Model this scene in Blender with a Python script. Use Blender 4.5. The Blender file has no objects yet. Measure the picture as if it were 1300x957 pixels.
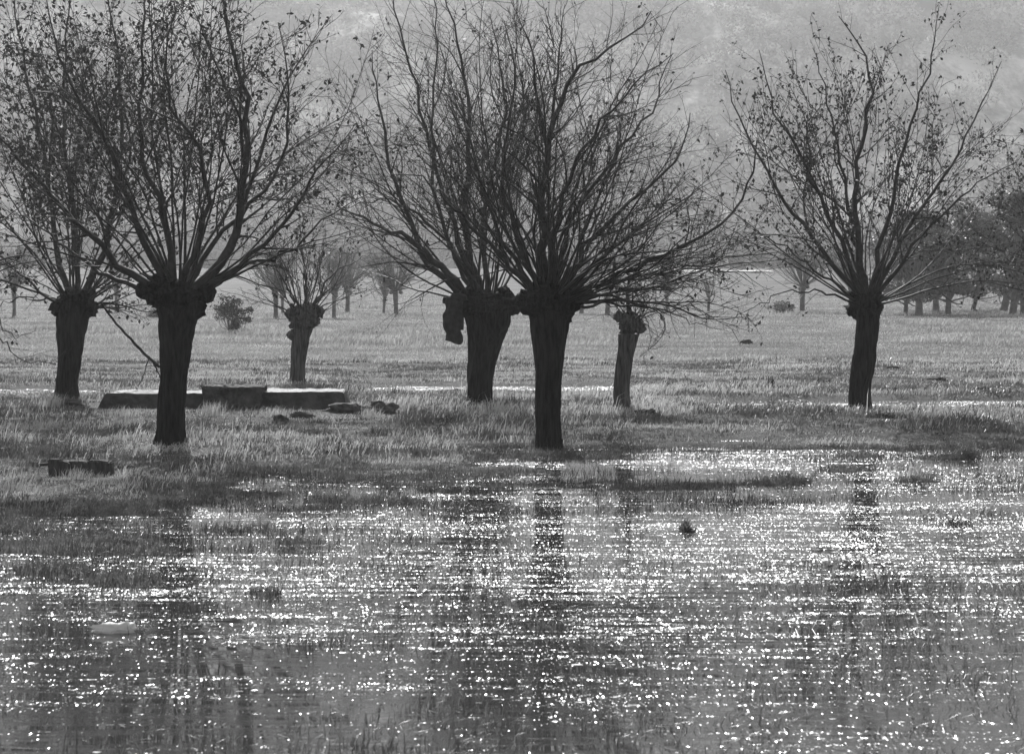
import bpy, math, random
import numpy as np
from mathutils import Vector, noise as mnoise

C = bpy.context.scene.collection
sc = bpy.context.scene
R = math.radians

# ------------------------------------------------------------------ camera
W, H = 1300.0, 957.0
FPX = 3250.0                      # focal length in photo pixels (90 mm on 36 mm)
CAMH = 2.0
HORIZ = 352.0                     # photo row of the horizon
PITCH = math.atan((H / 2 - HORIZ) / FPX)
cam_d = bpy.data.cameras.new('camera')
cam_d.lens = 90.0; cam_d.sensor_width = 36.0; cam_d.sensor_fit = 'HORIZONTAL'
cam_d.clip_start = 0.1; cam_d.clip_end = 5000
cam_d.dof.use_dof = True; cam_d.dof.focus_distance = 34.0; cam_d.dof.aperture_fstop = 8.5
cam = bpy.data.objects.new('camera', cam_d); C.objects.link(cam)
cam.location = (0, 0, CAMH); cam.rotation_euler = (math.pi / 2 - PITCH, 0, 0)
sc.camera = cam

# ------------------------------------------------------------------ light
SUN_EL, SUN_AZ = R(28), R(-8)    # azimuth from +Y, negative is to the left
world = bpy.data.worlds.new('World'); sc.world = world; world.use_nodes = True
nt = world.node_tree; nt.nodes.clear()
sky = nt.nodes.new('ShaderNodeTexSky'); sky.sky_type = 'NISHITA'; sky.sun_disc = False
sky.sun_elevation = SUN_EL; sky.sun_rotation = SUN_AZ; sky.dust_density = 3.0
bw = nt.nodes.new('ShaderNodeRGBToBW'); bg = nt.nodes.new('ShaderNodeBackground')
bg.inputs[1].default_value = 0.14
wo = nt.nodes.new('ShaderNodeOutputWorld')
nt.links.new(sky.outputs[0], bw.inputs[0]); nt.links.new(bw.outputs[0], bg.inputs[0]); nt.links.new(bg.outputs[0], wo.inputs[0])
sl = bpy.data.lights.new('sun', 'SUN'); sl.energy = 4.2; sl.angle = R(0.5); sl.color = (1, 1, 1)
sun = bpy.data.objects.new('sun', sl); C.objects.link(sun)
sdir = Vector((math.sin(SUN_AZ) * math.cos(SUN_EL), math.cos(SUN_AZ) * math.cos(SUN_EL), math.sin(SUN_EL)))
sun.rotation_euler = sdir.to_track_quat('Z', 'Y').to_euler(); sun.location = (0, 60, 60)
sc.view_settings.view_transform = 'Standard'; sc.view_settings.look = 'None'
sc.view_settings.gamma = 1.0; sc.view_settings.use_curve_mapping = False
sc.view_settings.exposure = 0.42
sc.render.engine = 'CYCLES'
cy = sc.cycles
cy.use_denoising = True; cy.denoiser = 'OPENIMAGEDENOISE'; cy.denoising_input_passes = 'RGB_ALBEDO_NORMAL'; cy.denoising_prefilter = 'ACCURATE'
cy.max_bounces = 6; cy.diffuse_bounces = 2; cy.glossy_bounces = 2; cy.transmission_bounces = 4
cy.volume_bounces = 1; cy.transparent_max_bounces = 4
cy.sample_clamp_direct = 0.0; cy.sample_clamp_indirect = 4.0
HAZE_DENSITY = 0.00038

# ------------------------------------------------------------------ helpers
cp, sp = math.cos(PITCH), math.sin(PITCH)
def ray(px, py):
    cx = (px - W / 2) / FPX; cyy = (H / 2 - py) / FPX
    return np.array([cx, cp + cyy * sp, -sp + cyy * cp])
def at(px, py, D):
    """world point seen at photo pixel px,py at depth (y) D"""
    r = ray(px, py); return np.array([r[0] / r[1] * D, D, CAMH + r[2] / r[1] * D])
def depth_of(py, z=0.0):
    r = ray(650, py); return (CAMH - z) * r[1] / -r[2]
def gpt(px, py):
    D = depth_of(py); p = at(px, py, D); p[2] = height(p[0], p[1]); return p
def pxm(D): return FPX / D * 1.0

def _hash(ix, iy, seed):
    n = (ix.astype(np.int64) * 374761393 + iy.astype(np.int64) * 668265263 + seed * 974634777) & 0x7fffffff
    n = ((n ^ (n >> 13)) * 1274126177) & 0x7fffffff
    n = n ^ (n >> 16)
    return (n & 0xffff) / 65535.0
def vnoise(x, y, seed=0):
    x = np.asarray(x, float); y = np.asarray(y, float)
    ix = np.floor(x); iy = np.floor(y); fx = x - ix; fy = y - iy
    fx = fx * fx * (3 - 2 * fx); fy = fy * fy * (3 - 2 * fy)
    a = _hash(ix, iy, seed); b = _hash(ix + 1, iy, seed); c = _hash(ix, iy + 1, seed); d = _hash(ix + 1, iy + 1, seed)
    return (a * (1 - fx) + b * fx) * (1 - fy) + (c * (1 - fx) + d * fx) * fy
def fbm(x, y, seed=0, octv=4):
    s = 0; a = 0.5; t = 0
    for k in range(octv):
        s = s + a * vnoise(x * 2 ** k, y * 2 ** k, seed + k * 17); t += a; a *= .5
    return s / t
def smooth(e0, e1, x):
    t = np.clip((x - e0) / (e1 - e0), 0, 1); return t * t * (3 - 2 * t)

# ---- ground height relative to the flood water (z = 0)
PUDDLES = [ # px0, px1, py, half depth in rows, amount
    (905, 1420, 514, 4.2, .22), (480, 775, 495.5, 4.2, .22),
    (-120, 120, 498, 3.6, .2), (300, 420, 606, 3.5, .10), (480, 640, 572, 2.0, .12), (640, 900, 571, 1.3, .12),
    (820, 1400, 577, 5, .10), (600, 1400, 590, 5, .11), (880, 960, 343, 0, 0)]
def height(x, y):
    x = np.asarray(x, float); y = np.asarray(y, float)
    yy = np.maximum(y, 3.0)
    px = W / 2 + x / yy * FPX
    py = HORIZ + CAMH * FPX / yy
    # shoreline row as a function of px
    shore = np.interp(px, [-2000, 0, 140, 230, 300, 420, 520, 640, 760, 860, 1000, 1300, 3500],
                          [665, 662, 655, 640, 622, 614, 606, 600, 592, 586, 584, 584, 600])
    d = (shore - py)                                   # >0 on land
    h = np.where(d > 0, 0.012 + 0.05 * smooth(0, 45, d), -0.085 * smooth(0, 120, -d) - .004)
    n1 = fbm(x * 0.55, y * 0.9, 3, 4) - .5
    n2 = fbm(x * 2.2, y * 2.6, 9, 3) - .5
    n3 = fbm(x * .9 + 3, y * 1.7, 13, 4) - .5
    h = h + .13 * n3 * np.exp(-((d - 2) / 42) ** 2)
    h = h - .05 * smooth(640, 760, px) * (1 - smooth(1010, 1080, px)) * np.exp(-((py - 598) / 13) ** 2)
    amp = np.where(d > 0, 0.05, 0.10)
    h = h + amp * n1 * 1.1 + 0.035 * n2
    for p0, p1, pr, hd, am in PUDDLES:
        if am == 0: continue
        w = smooth(p0 - 45, p0 + 25, px) * (1 - smooth(p1 - 25, p1 + 45, px))
        wob = (fbm(x * .8, y * 0 + pr, 5, 3) - .5) * 3
        g = np.exp(-((py - pr - wob) / hd) ** 2)
        h = h - am * w * g * (0.55 + .45 * smooth(.3, .5, fbm(x * 1.3, y * .3 + pr, 21, 2)))
    # grassy islands standing in the shallow water
    for ix, iy, wx, wy, am in ISLANDS:
        h = h + am * np.exp(-((px - ix) / wx) ** 2 - ((py - iy) / wy) ** 2)
    h = h + 0.0022 * np.maximum(y - 55, 0) * (y < 3000)
    # beyond the meadow the land climbs to the hillside
    hb = fbm(x * .006 + 5, y * .0045, 31, 4)
    climb = np.maximum(y - 235 - 40 * hb, 0)
    foot = 2.4 * smooth(190, 300, y)
    hill = smooth(0, 90, np.maximum(y - 318 - 30 * (hb - .5), 0)) * 0 + np.maximum(y - 490 - 60 * (hb - .5), 0)
    hill = hill * (.28 + .10 * hb) + .00018 * hill ** 2
    gul = fbm(x * .03, y * .02, 44, 4)
    hill = np.minimum(hill, 420) * (0.84 + .30 * gul)
    return h + foot + hill
ISLANDS = [(160, 740, 95, 16, 0.11), (50, 725, 60, 10, 0.09), (335, 757, 50, 8, 0.11), (215, 775, 110, 7, 0.09), (700, 800, 75, 9, 0.11),
           (600, 812, 60, 6, 0.09), (860, 812, 60, 9, 0.09), (80, 640, 120, 14, 0.09), (1160, 611, 26, 3, 0.09), (1090, 578, 40, 3, 0.09),
           (440, 820, 90, 5, 0.08), (1000, 612, 40, 3.5, 0.08), (1230, 580, 80, 5, 0.09), (870, 672, 12, 5, 0.12), (1230, 655, 40, 7, 0.08),
           (130, 700, 100, 8, 0.07), (1120, 745, 60, 5, 0.06), (1150, 660, 50, 4, 0.06), (380, 690, 60, 4, 0.06)]

# ------------------------------------------------------------------ materials
MATS = {}
def mat(name):
    m = bpy.data.materials.new(name); m.use_nodes = True; m.node_tree.nodes.clear(); MATS[name] = m
    t = m.node_tree; o = t.nodes.new('ShaderNodeOutputMaterial'); return m, t, o
def N(t, typ, **kw):
    n = t.nodes.new(typ)
    for k, v in kw.items(): setattr(n, k, v)
    return n
def ramp(t, src, stops):
    r = N(t, 'ShaderNodeValToRGB'); e = r.color_ramp.elements
    while len(e) > 1: e.remove(e[0])
    e[0].position = stops[0][0]; e[0].color = (stops[0][1],) * 3 + (1,)
    for p, v in stops[1:]:
        q = e.new(p); q.color = (v,) * 3 + (1,)
    t.links.new(src, r.inputs[0]); return r.outputs[0]
def tex(t, scale, detail=5, mapscale=(1, 1, 1), rough=.6, coord='Object'):
    tc = N(t, 'ShaderNodeTexCoord'); mp = N(t, 'ShaderNodeMapping'); mp.inputs['Scale'].default_value = mapscale
    n = N(t, 'ShaderNodeTexNoise'); n.inputs['Scale'].default_value = scale; n.inputs['Detail'].default_value = detail
    n.inputs['Roughness'].default_value = rough
    t.links.new(tc.outputs[coord], mp.inputs[0]); t.links.new(mp.outputs[0], n.inputs[0]); return n.outputs[0]
def rough_mat(name, lo, hi, scale, mapscale=(1, 1, 1), bump=.3, bscale=None, rough=.85, dist=.01, spec=.3, coord='Object'):
    m, t, o = mat(name)
    b = N(t, 'ShaderNodeBsdfPrincipled'); b.inputs['Roughness'].default_value = rough
    b.inputs['Specular IOR Level'].default_value = spec
    c = ramp(t, tex(t, scale, 6, mapscale, coord=coord), [(.32, lo), (.68, hi)])
    t.links.new(c, b.inputs['Base Color'])
    if bump:
        bp = N(t, 'ShaderNodeBump'); bp.inputs['Strength'].default_value = bump; bp.inputs['Distance'].default_value = dist
        t.links.new(tex(t, bscale or scale * 2, 6, mapscale, coord=coord), bp.inputs['Height']); t.links.new(bp.outputs[0], b.inputs['Normal'])
    t.links.new(b.outputs[0], o.inputs[0]); return m

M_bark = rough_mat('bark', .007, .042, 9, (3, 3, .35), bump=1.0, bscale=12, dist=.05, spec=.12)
M_barkpale = rough_mat('weathered_bark', .02, .16, 7, (4, 4, .35), bump=1.0, dist=.02, spec=.2)
M_branch = rough_mat('branch_bark', .012, .05, 12, bump=0, rough=.6, spec=.45)
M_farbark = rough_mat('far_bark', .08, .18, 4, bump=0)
M_concrete = rough_mat('concrete', .015, .11, 4, bump=1.0, bscale=12, dist=.02, rough=.7, spec=.35)
M_stone = rough_mat('stone', .02, .12, 7, bump=.9, bscale=15, dist=.02)
M_timber = rough_mat('rotten_timber', .03, .10, 6, (8, 8, 1), bump=.8, dist=.01)
M_cloth = rough_mat('dark_cloth', .015, .05, 10, bump=.4, bscale=25, rough=.8)
M_clod = rough_mat('earth', .02, .06, 9, bump=1, dist=.02)

def leafy(name, lo, hi, transl, rough=.45, spec=.5, scale=1.5, rnd=True):
    m, t, o = mat(name)
    b = N(t, 'ShaderNodeBsdfPrincipled'); b.inputs['Roughness'].default_value = rough; b.inputs['Specular IOR Level'].default_value = spec
    c = ramp(t, tex(t, scale, 4), [(.3, lo), (.7, hi)])
    tr = N(t, 'ShaderNodeBsdfTranslucent'); mx = N(t, 'ShaderNodeMixShader'); mx.inputs[0].default_value = transl
    t.links.new(c, b.inputs['Base Color']); t.links.new(c, tr.inputs[0])
    t.links.new(b.outputs[0], mx.inputs[1]); t.links.new(tr.outputs[0], mx.inputs[2]); t.links.new(mx.outputs[0], o.inputs[0]); return m
M_white = leafy('white_foam', .8, .9, .4, rough=.5)
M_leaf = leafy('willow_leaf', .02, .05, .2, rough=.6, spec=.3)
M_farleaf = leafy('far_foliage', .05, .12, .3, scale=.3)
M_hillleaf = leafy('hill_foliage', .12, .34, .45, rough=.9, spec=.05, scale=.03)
M_grass = leafy('meadow_grass', .025, .18, .5, rough=.35, scale=1.6)
M_drygrass = leafy('dry_grass', .35, .68, .5, rough=.4, scale=1.1)
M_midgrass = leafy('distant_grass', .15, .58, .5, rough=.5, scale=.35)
M_darkgrass = leafy('wet_grass', .02, .06, .3, rough=.35, scale=2)

# ground: turf with dry straw patches, mud where it is low
m, t, o = mat('meadow_turf'); M_ground = m
b = N(t, 'ShaderNodeBsdfPrincipled'); b.inputs['Roughness'].default_value = .9; b.inputs['Specular IOR Level'].default_value = .15
c1 = ramp(t, tex(t, .35, 8, (.6, 1, 1), .65), [(.34, .04), (.66, .13)])
c2 = ramp(t, tex(t, 9, 6, (1, .6, 1), .7), [(.35, .45), (.65, 1.35)])
mu = N(t, 'ShaderNodeMix', data_type='RGBA', blend_type='MULTIPLY'); mu.inputs[0].default_value = 1
t.links.new(c1, mu.inputs[6]); t.links.new(c2, mu.inputs[7])
geo = N(t, 'ShaderNodeNewGeometry'); sx = N(t, 'ShaderNodeSeparateXYZ'); t.links.new(geo.outputs['Position'], sx.inputs[0])
mr = N(t, 'ShaderNodeMapRange'); mr.inputs[1].default_value = -.02; mr.inputs[2].default_value = .05
t.links.new(sx.outputs[2], mr.inputs[0])
mm = N(t, 'ShaderNodeMix', data_type='RGBA'); mm.inputs[6].default_value = (.035, .035, .035, 1)
t.links.new(mr.outputs[0], mm.inputs[0]); t.links.new(mu.outputs[2], mm.inputs[7]); t.links.new(mm.outputs[2], b.inputs['Base Color'])
bp = N(t, 'ShaderNodeBump'); bp.inputs['Strength'].default_value = .8; bp.inputs['Distance'].default_value = .04
t.links.new(tex(t, 14, 6), bp.inputs['Height']); t.links.new(bp.outputs[0], b.inputs['Normal']); t.links.new(b.outputs[0], o.inputs[0])

# hillside: scrub, scree and pale rock
m, t, o = mat('hillside_rock'); M_hill = m
b = N(t, 'ShaderNodeBsdfPrincipled'); b.inputs['Roughness'].default_value = .95; b.inputs['Specular IOR Level'].default_value = .1
c1 = ramp(t, tex(t, .05, 9, (1, .5, .35), .7), [(.40, .08), (.50, .22), (.62, .6)])
t.links.new(c1, b.inputs['Base Color']); t.links.new(b.outputs[0], o.inputs[0])

# flood water: calm mirror with wind ripples whose facets catch the sun
m, t, o = mat('flood_water'); M_water = m
def math_(op, a, b_=None, c=None, clamp=False):
    n = N(t, 'ShaderNodeMath', operation=op); n.use_clamp = clamp
    for i, v in enumerate((a, b_, c)):
        if v is None: continue
        if isinstance(v, (int, float)): n.inputs[i].default_value = v
        else: t.links.new(v, n.inputs[i])
    return n.outputs[0]
tc = N(t, 'ShaderNodeTexCoord')
def facets(sx_, sy_, rad, amp, seed):
    mp = N(t, 'ShaderNodeMapping'); mp.inputs['Scale'].default_value = (sx_, sy_, 1); mp.inputs['Location'].default_value = (seed * 3.7, seed * 9.1, 0)
    t.links.new(tc.outputs['Object'], mp.inputs[0])
    v = N(t, 'ShaderNodeTexVoronoi'); v.voronoi_dimensions = '2D'; v.inputs['Scale'].default_value = 1
    t.links.new(mp.outputs[0], v.inputs['Vector'])
    s = N(t, 'ShaderNodeSeparateColor'); t.links.new(v.outputs['Color'], s.inputs[0])
    inside = math_('LESS_THAN', v.outputs['Distance'], math_('MULTIPLY_ADD', math_('FRACT', math_('MULTIPLY', s.outputs[0], 7.31)), rad * 1.25, rad * .12))
    return s, inside
def patch(scale, ms, lo, hi, detail=4):
    n = tex(t, scale, detail, ms); mr = N(t, 'ShaderNodeMapRange'); mr.interpolation_type = 'SMOOTHSTEP'
    mr.inputs[1].default_value = lo; mr.inputs[2].default_value = hi; t.links.new(n, mr.inputs[0]); return mr.outputs[0]
streak = patch(1.0, (1.0, 8, 1), .465, .575, 5)
broad = patch(1.0, (.28, .75, 1), .42, .54, 4)
fine = patch(1.0, (3, 22, 1), .35, .6, 3)
ripple = math_('MULTIPLY', math_('MULTIPLY_ADD', streak, .95, .05), math_('MULTIPLY_ADD', broad, .85, .15))
ripple = math_('MULTIPLY', ripple, math_('MULTIPLY_ADD', fine, .7, .3))
sy = N(t, 'ShaderNodeSeparateXYZ'); t.links.new(tc.outputs['Object'], sy.inputs[0])
calm = N(t, 'ShaderNodeMapRange'); calm.inputs[1].default_value = 13.2; calm.inputs[2].default_value = 15.0; calm.inputs[3].default_value = .28; calm.inputs[4].default_value = 1
t.links.new(sy.outputs[1], calm.inputs[0]); ripple = math_('MULTIPLY', ripple, calm.outputs[0])
s1, in1 = facets(105, 20, .33, .3, 1)
s2, in2 = facets(64, 15, .25, .3, 2)
# pick a facet where its random value is below the ripple strength
p1 = math_('MULTIPLY', in1, math_('LESS_THAN', s1.outputs[2], math_('MULTIPLY', ripple, 2.3)))
p2 = math_('MULTIPLY', in2, math_('LESS_THAN', s2.outputs[2], math_('MULTIPLY', ripple, 1.3)))
s3, in3 = facets(14, 24, .30, .3, 3)
p3 = math_('MULTIPLY', in3, math_('LESS_THAN', s3.outputs[2], math_('MULTIPLY', ripple, 1.1)))
pick = math_('MAXIMUM', math_('MAXIMUM', p1, p2), p3)
TX, TY = -.19, -.18               # mean slope of the facets, towards camera and sun
nx = math_('MULTIPLY_ADD', math_('SUBTRACT', s1.outputs[0], .5), .95, TX)
ny = math_('MULTIPLY_ADD', math_('SUBTRACT', s1.outputs[1], .5), .36, TY)
tilt = N(t, 'ShaderNodeCombineXYZ'); t.links.new(math_('MULTIPLY', nx, pick), tilt.inputs[0]); t.links.new(math_('MULTIPLY', ny, pick), tilt.inputs[1]); tilt.inputs[2].default_value = 0
bp = N(t, 'ShaderNodeBump'); bp.inputs['Strength'].default_value = 1; bp.inputs['Distance'].default_value = .0006
hh = math_('MULTIPLY', tex(t, 7, 3, (1, 2.2, 1)), math_('MULTIPLY_ADD', streak, .9, .12))
t.links.new(hh, bp.inputs['Height'])
va = N(t, 'ShaderNodeVectorMath', operation='ADD'); t.links.new(bp.outputs[0], va.inputs[0]); t.links.new(tilt.outputs[0], va.inputs[1])
vn = N(t, 'ShaderNodeVectorMath', operation='NORMALIZE'); t.links.new(va.outputs[0], vn.inputs[0])
b = N(t, 'ShaderNodeBsdfPrincipled'); b.inputs['Base Color'].default_value = (.05, .05, .05, 1); b.inputs['IOR'].default_value = 1.33
t.links.new(math_('MULTIPLY_ADD', pick, .27, .015), b.inputs['Roughness'])
t.links.new(vn.outputs[0], b.inputs['Normal']); t.links.new(b.outputs[0], o.inputs[0])

# ------------------------------------------------------------------ object helpers
def tag(o, label=None, cat=None, group=None, kind=None):
    if label: o['label'] = label
    if cat: o['category'] = cat
    if group: o['group'] = group
    if kind: o['kind'] = kind
    return o
def mesh_np(name, verts, faces_flat, face_len, material, parent=None, smooth_=False):
    """verts (n,3); faces_flat loop indices; face_len loop count per face (array)"""
    me = bpy.data.meshes.new(name)
    verts = np.asarray(verts, np.float32); faces_flat = np.asarray(faces_flat, np.int32); face_len = np.asarray(face_len, np.int32)
    me.vertices.add(len(verts)); me.vertices.foreach_set('co', verts.ravel())
    me.loops.add(len(faces_flat)); me.loops.foreach_set('vertex_index', faces_flat)
    me.polygons.add(len(face_len))
    st = np.concatenate([[0], np.cumsum(face_len)[:-1]]).astype(np.int32)
    me.polygons.foreach_set('loop_start', st); me.polygons.foreach_set('loop_total', face_len)
    if smooth_: me.polygons.foreach_set('use_smooth', np.ones(len(face_len), bool))
    me.update(calc_edges=True); me.validate()
    me.materials.append(material)
    o = bpy.data.objects.new(name, me); C.objects.link(o)
    if parent is not None: o.parent = parent
    return o
class MB:
    def __init__(s): s.v = []; s.f = []; s.n = 0
    def add(s, v, f):
        v = np.asarray(v, float); s.v.append(v)
        s.f += [tuple(i + s.n for i in q) for q in f]; s.n += len(v)
    def build(s, name, material, parent=None, smooth_=True, origin=(0, 0, 0)):
        v = np.concatenate(s.v) - np.asarray(origin)
        ff = [i for q in s.f for i in q]
        return mesh_np(name, v, ff, [len(q) for q in s.f], material, parent, smooth_)
class Tubes:
    """collects tapered polylines, grouped by (points, sides), built vectorised"""
    def __init__(s): s.g = {}
    def add(s, pts, r0, r1, sides=4, power=1.0):
        pts = np.asarray(pts, float); n = len(pts)
        rad = r0 + (r1 - r0) * np.linspace(0, 1, n) ** power
        s.g.setdefault((n, sides), []).append((pts, rad))
    def build(s, name, material, parent=None, origin=(0, 0, 0)):
        V = []; F = []; base = 0
        for (n, k), L in s.g.items():
            P = np.stack([a for a, _ in L]); Rd = np.stack([r for _, r in L])      # m,n,3
            T = np.gradient(P, axis=1); T /= np.linalg.norm(T, axis=2, keepdims=True) + 1e-9
            up = np.array([.31, .86, .22]); A = np.cross(T, up); A /= np.linalg.norm(A, axis=2, keepdims=True) + 1e-9
            B = np.cross(T, A); an = np.linspace(0, 2 * np.pi, k, endpoint=False)
            ring = P[:, :, None] + Rd[:, :, None, None] * (np.cos(an)[None, None, :, None] * A[:, :, None] + np.sin(an)[None, None, :, None] * B[:, :, None])
            m_ = len(L); V.append(ring.reshape(-1, 3))
            i = np.arange(n - 1)[:, None]; j = np.arange(k)[None]
            q = np.stack([i * k + j, i * k + (j + 1) % k, (i + 1) * k + (j + 1) % k, (i + 1) * k + j], -1).reshape(-1, 4)
            q = q[None] + (np.arange(m_) * n * k)[:, None, None] + base
            F.append(q.reshape(-1, 4)); base += m_ * n * k
        v = np.concatenate(V) - np.asarray(origin); f = np.concatenate(F)
        return mesh_np(name, v, f.ravel(), np.full(len(f), 4), material, parent, True)
def empty(name, loc, label, cat, group=None):
    o = bpy.data.objects.new(name, None); C.objects.link(o); o.location = tuple(float(a) for a in loc); o.empty_display_size = .2
    return tag(o, label, cat, group)
def leaves_mesh(name, pts, size, material, parent, origin, rng, hang=.5):
    pts = np.asarray(pts) - np.asarray(origin); n = len(pts)
    d = rng.normal(size=(n, 3)); d[:, 2] -= hang * 1.5; d /= np.linalg.norm(d, axis=1, keepdims=True)
    s = np.cross(d, rng.normal(size=(n, 3))); s /= np.linalg.norm(s, axis=1, keepdims=True)
    L = size * rng.uniform(.6, 1.3, (n, 1)); w = L * .27
    nn = np.cross(d, s) * L * .12
    v = np.stack([pts, pts + d * L * .45 + s * w + nn, pts + d * L, pts + d * L * .45 - s * w + nn], 1).reshape(-1, 3)
    f = np.arange(4 * n)
    return mesh_np(name, v, f, np.full(n, 4), material, parent)
def icos(sub=3):
    import bmesh
    bm = bmesh.new(); bmesh.ops.create_icosphere(bm, subdivisions=sub, radius=1)
    v = np.array([w.co[:] for w in bm.verts]); f = [tuple(a.index for a in q.verts) for q in bm.faces]; bm.free(); return v, f
ICO = {k: icos(k) for k in (2, 3, 4)}
def lump(mb, c, r, sub=3, amp=.25, freq=2.0, seed=0, flat=None):
    v, f = ICO[sub]; out = []
    for p in v:
        n = mnoise.fractal(Vector(p * freq) + Vector((seed * 3.1, seed * 1.7, seed)), .8, 2.1, 4)
        out.append(p * (1 + amp * n))
    v2 = np.array(out)
    if flat is not None: v2[:, 2] = np.minimum(v2[:, 2], flat)
    mb.add(v2 * np.asarray(r) + np.asarray(c), f)

# ------------------------------------------------------------------ terrain
ys = np.concatenate([np.linspace(-40, 7, 12), np.geomspace(7.5, 24, 150)[0:], np.linspace(24.06, 50, 330), np.geomspace(50.3, 330, 150), np.linspace(334, 515, 40), np.linspace(518, 900, 150), np.linspace(915, 1300, 20)])
u = np.linspace(-1, 1, 521); tt = np.sinh(u * 3.0) / np.sinh(3.0) * 1.05
Y, U = np.meshgrid(ys, tt, indexing='ij')
X = U * (18 + np.abs(Y) * .95)
Z = height(X, Y)
nr, nc = Y.shape
v = np.stack([X, Y, Z], -1).reshape(-1, 3)
i = np.arange(nr - 1)[:, None]; j = np.arange(nc - 1)[None]
q = np.stack([i * nc + j, i * nc + j + 1, (i + 1) * nc + j + 1, (i + 1) * nc + j], -1).reshape(-1, 4)
g = mesh_np('ground', v, q.ravel(), np.full(len(q), 4), M_ground, None, True)
g.data.materials.append(M_hill)
cy_ = ys[:-1][:, None] * np.ones((1, nc - 1)); g.data.polygons.foreach_set('material_index', (cy_.ravel() > 510).astype(np.int32)); g.data.update()
tag(g, kind='structure')
wv = [(-75, -39, 0), (75, -39, 0), (75, 62, 0), (-75, 62, 0)]
wtr = mesh_np('water', wv, [0, 1, 2, 3], [4], M_water); tag(wtr, kind='structure')

# ------------------------------------------------------------------ haze
bx = np.array([(x, y, z) for x in (-1320, 1320) for y in (-60, 1310) for z in (-1.6, 440)], float)
hz = mesh_np('haze', bx, [0, 1, 3, 2, 4, 6, 7, 5, 0, 4, 5, 1, 2, 3, 7, 6, 0, 2, 6, 4, 1, 5, 7, 3], [4] * 6, M_white)
m, t_, o_ = mat('haze_air'); pv = N(t_, 'ShaderNodeVolumePrincipled'); pv.inputs['Color'].default_value = (.92, .92, .92, 1)
pv.inputs['Density'].default_value = HAZE_DENSITY; pv.inputs['Anisotropy'].default_value = .5
t_.links.new(pv.outputs[0], o_.inputs['Volume']); hz.data.materials.clear(); hz.data.materials.append(m)
tag(hz, 'pale haze hanging over the flooded meadow', 'haze', kind='stuff')

# ------------------------------------------------------------------ grass
rng = np.random.default_rng(7)
def blades(name, x, y, z, hgt, wid, lean, material, label, width_mul=1.0, parent=None):
    n = len(x)
    a = rng.uniform(0, 2 * np.pi, n); ca, sa = np.cos(a), np.sin(a)
    la = rng.normal(.35, 1.3, n); lx = np.cos(la) * lean * hgt; ly = np.sin(la) * lean * hgt
    b0 = np.stack([x - ca * wid, y - sa * wid, z - .01], -1); b1 = np.stack([x + ca * wid, y + sa * wid, z - .01], -1)
    m0 = np.stack([x - ca * wid * .7 + lx * .35, y - sa * wid * .7 + ly * .35, z + hgt * .6], -1)
    m1 = np.stack([x + ca * wid * .7 + lx * .35, y + sa * wid * .7 + ly * .35, z + hgt * .6], -1)
    tp = np.stack([x + lx, y + ly, z + hgt * (1 - .35 * np.minimum(lean, 1.2))], -1)
    v = np.stack([b0, b1, m1, m0, tp], 1).reshape(-1, 3)
    base = (np.arange(n) * 5)[:, None]
    f = np.concatenate([base + np.array([0, 1, 2, 3]), base + np.array([3, 2, 4])], 1).ravel()
    fl = np.tile([4, 3], n)
    o = mesh_np(name, v, f, fl, material, parent)
    if label: tag(o, label, 'grass', kind='stuff')
    return o
def scatter(n, y0, y1, spread=.26, power=1.0):
    """points through the visible wedge (wider than the frame), density ~ 1/y^power"""
    r = rng.uniform(0, 1, n)
    k = 2 - power
    yv = (y0 ** k + r * (y1 ** k - y0 ** k)) ** (1 / k) if abs(k) > 1e-6 else y0 * (y1 / y0) ** r
    xv = rng.uniform(-1, 1, n) * yv * spread
    return xv, yv
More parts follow.
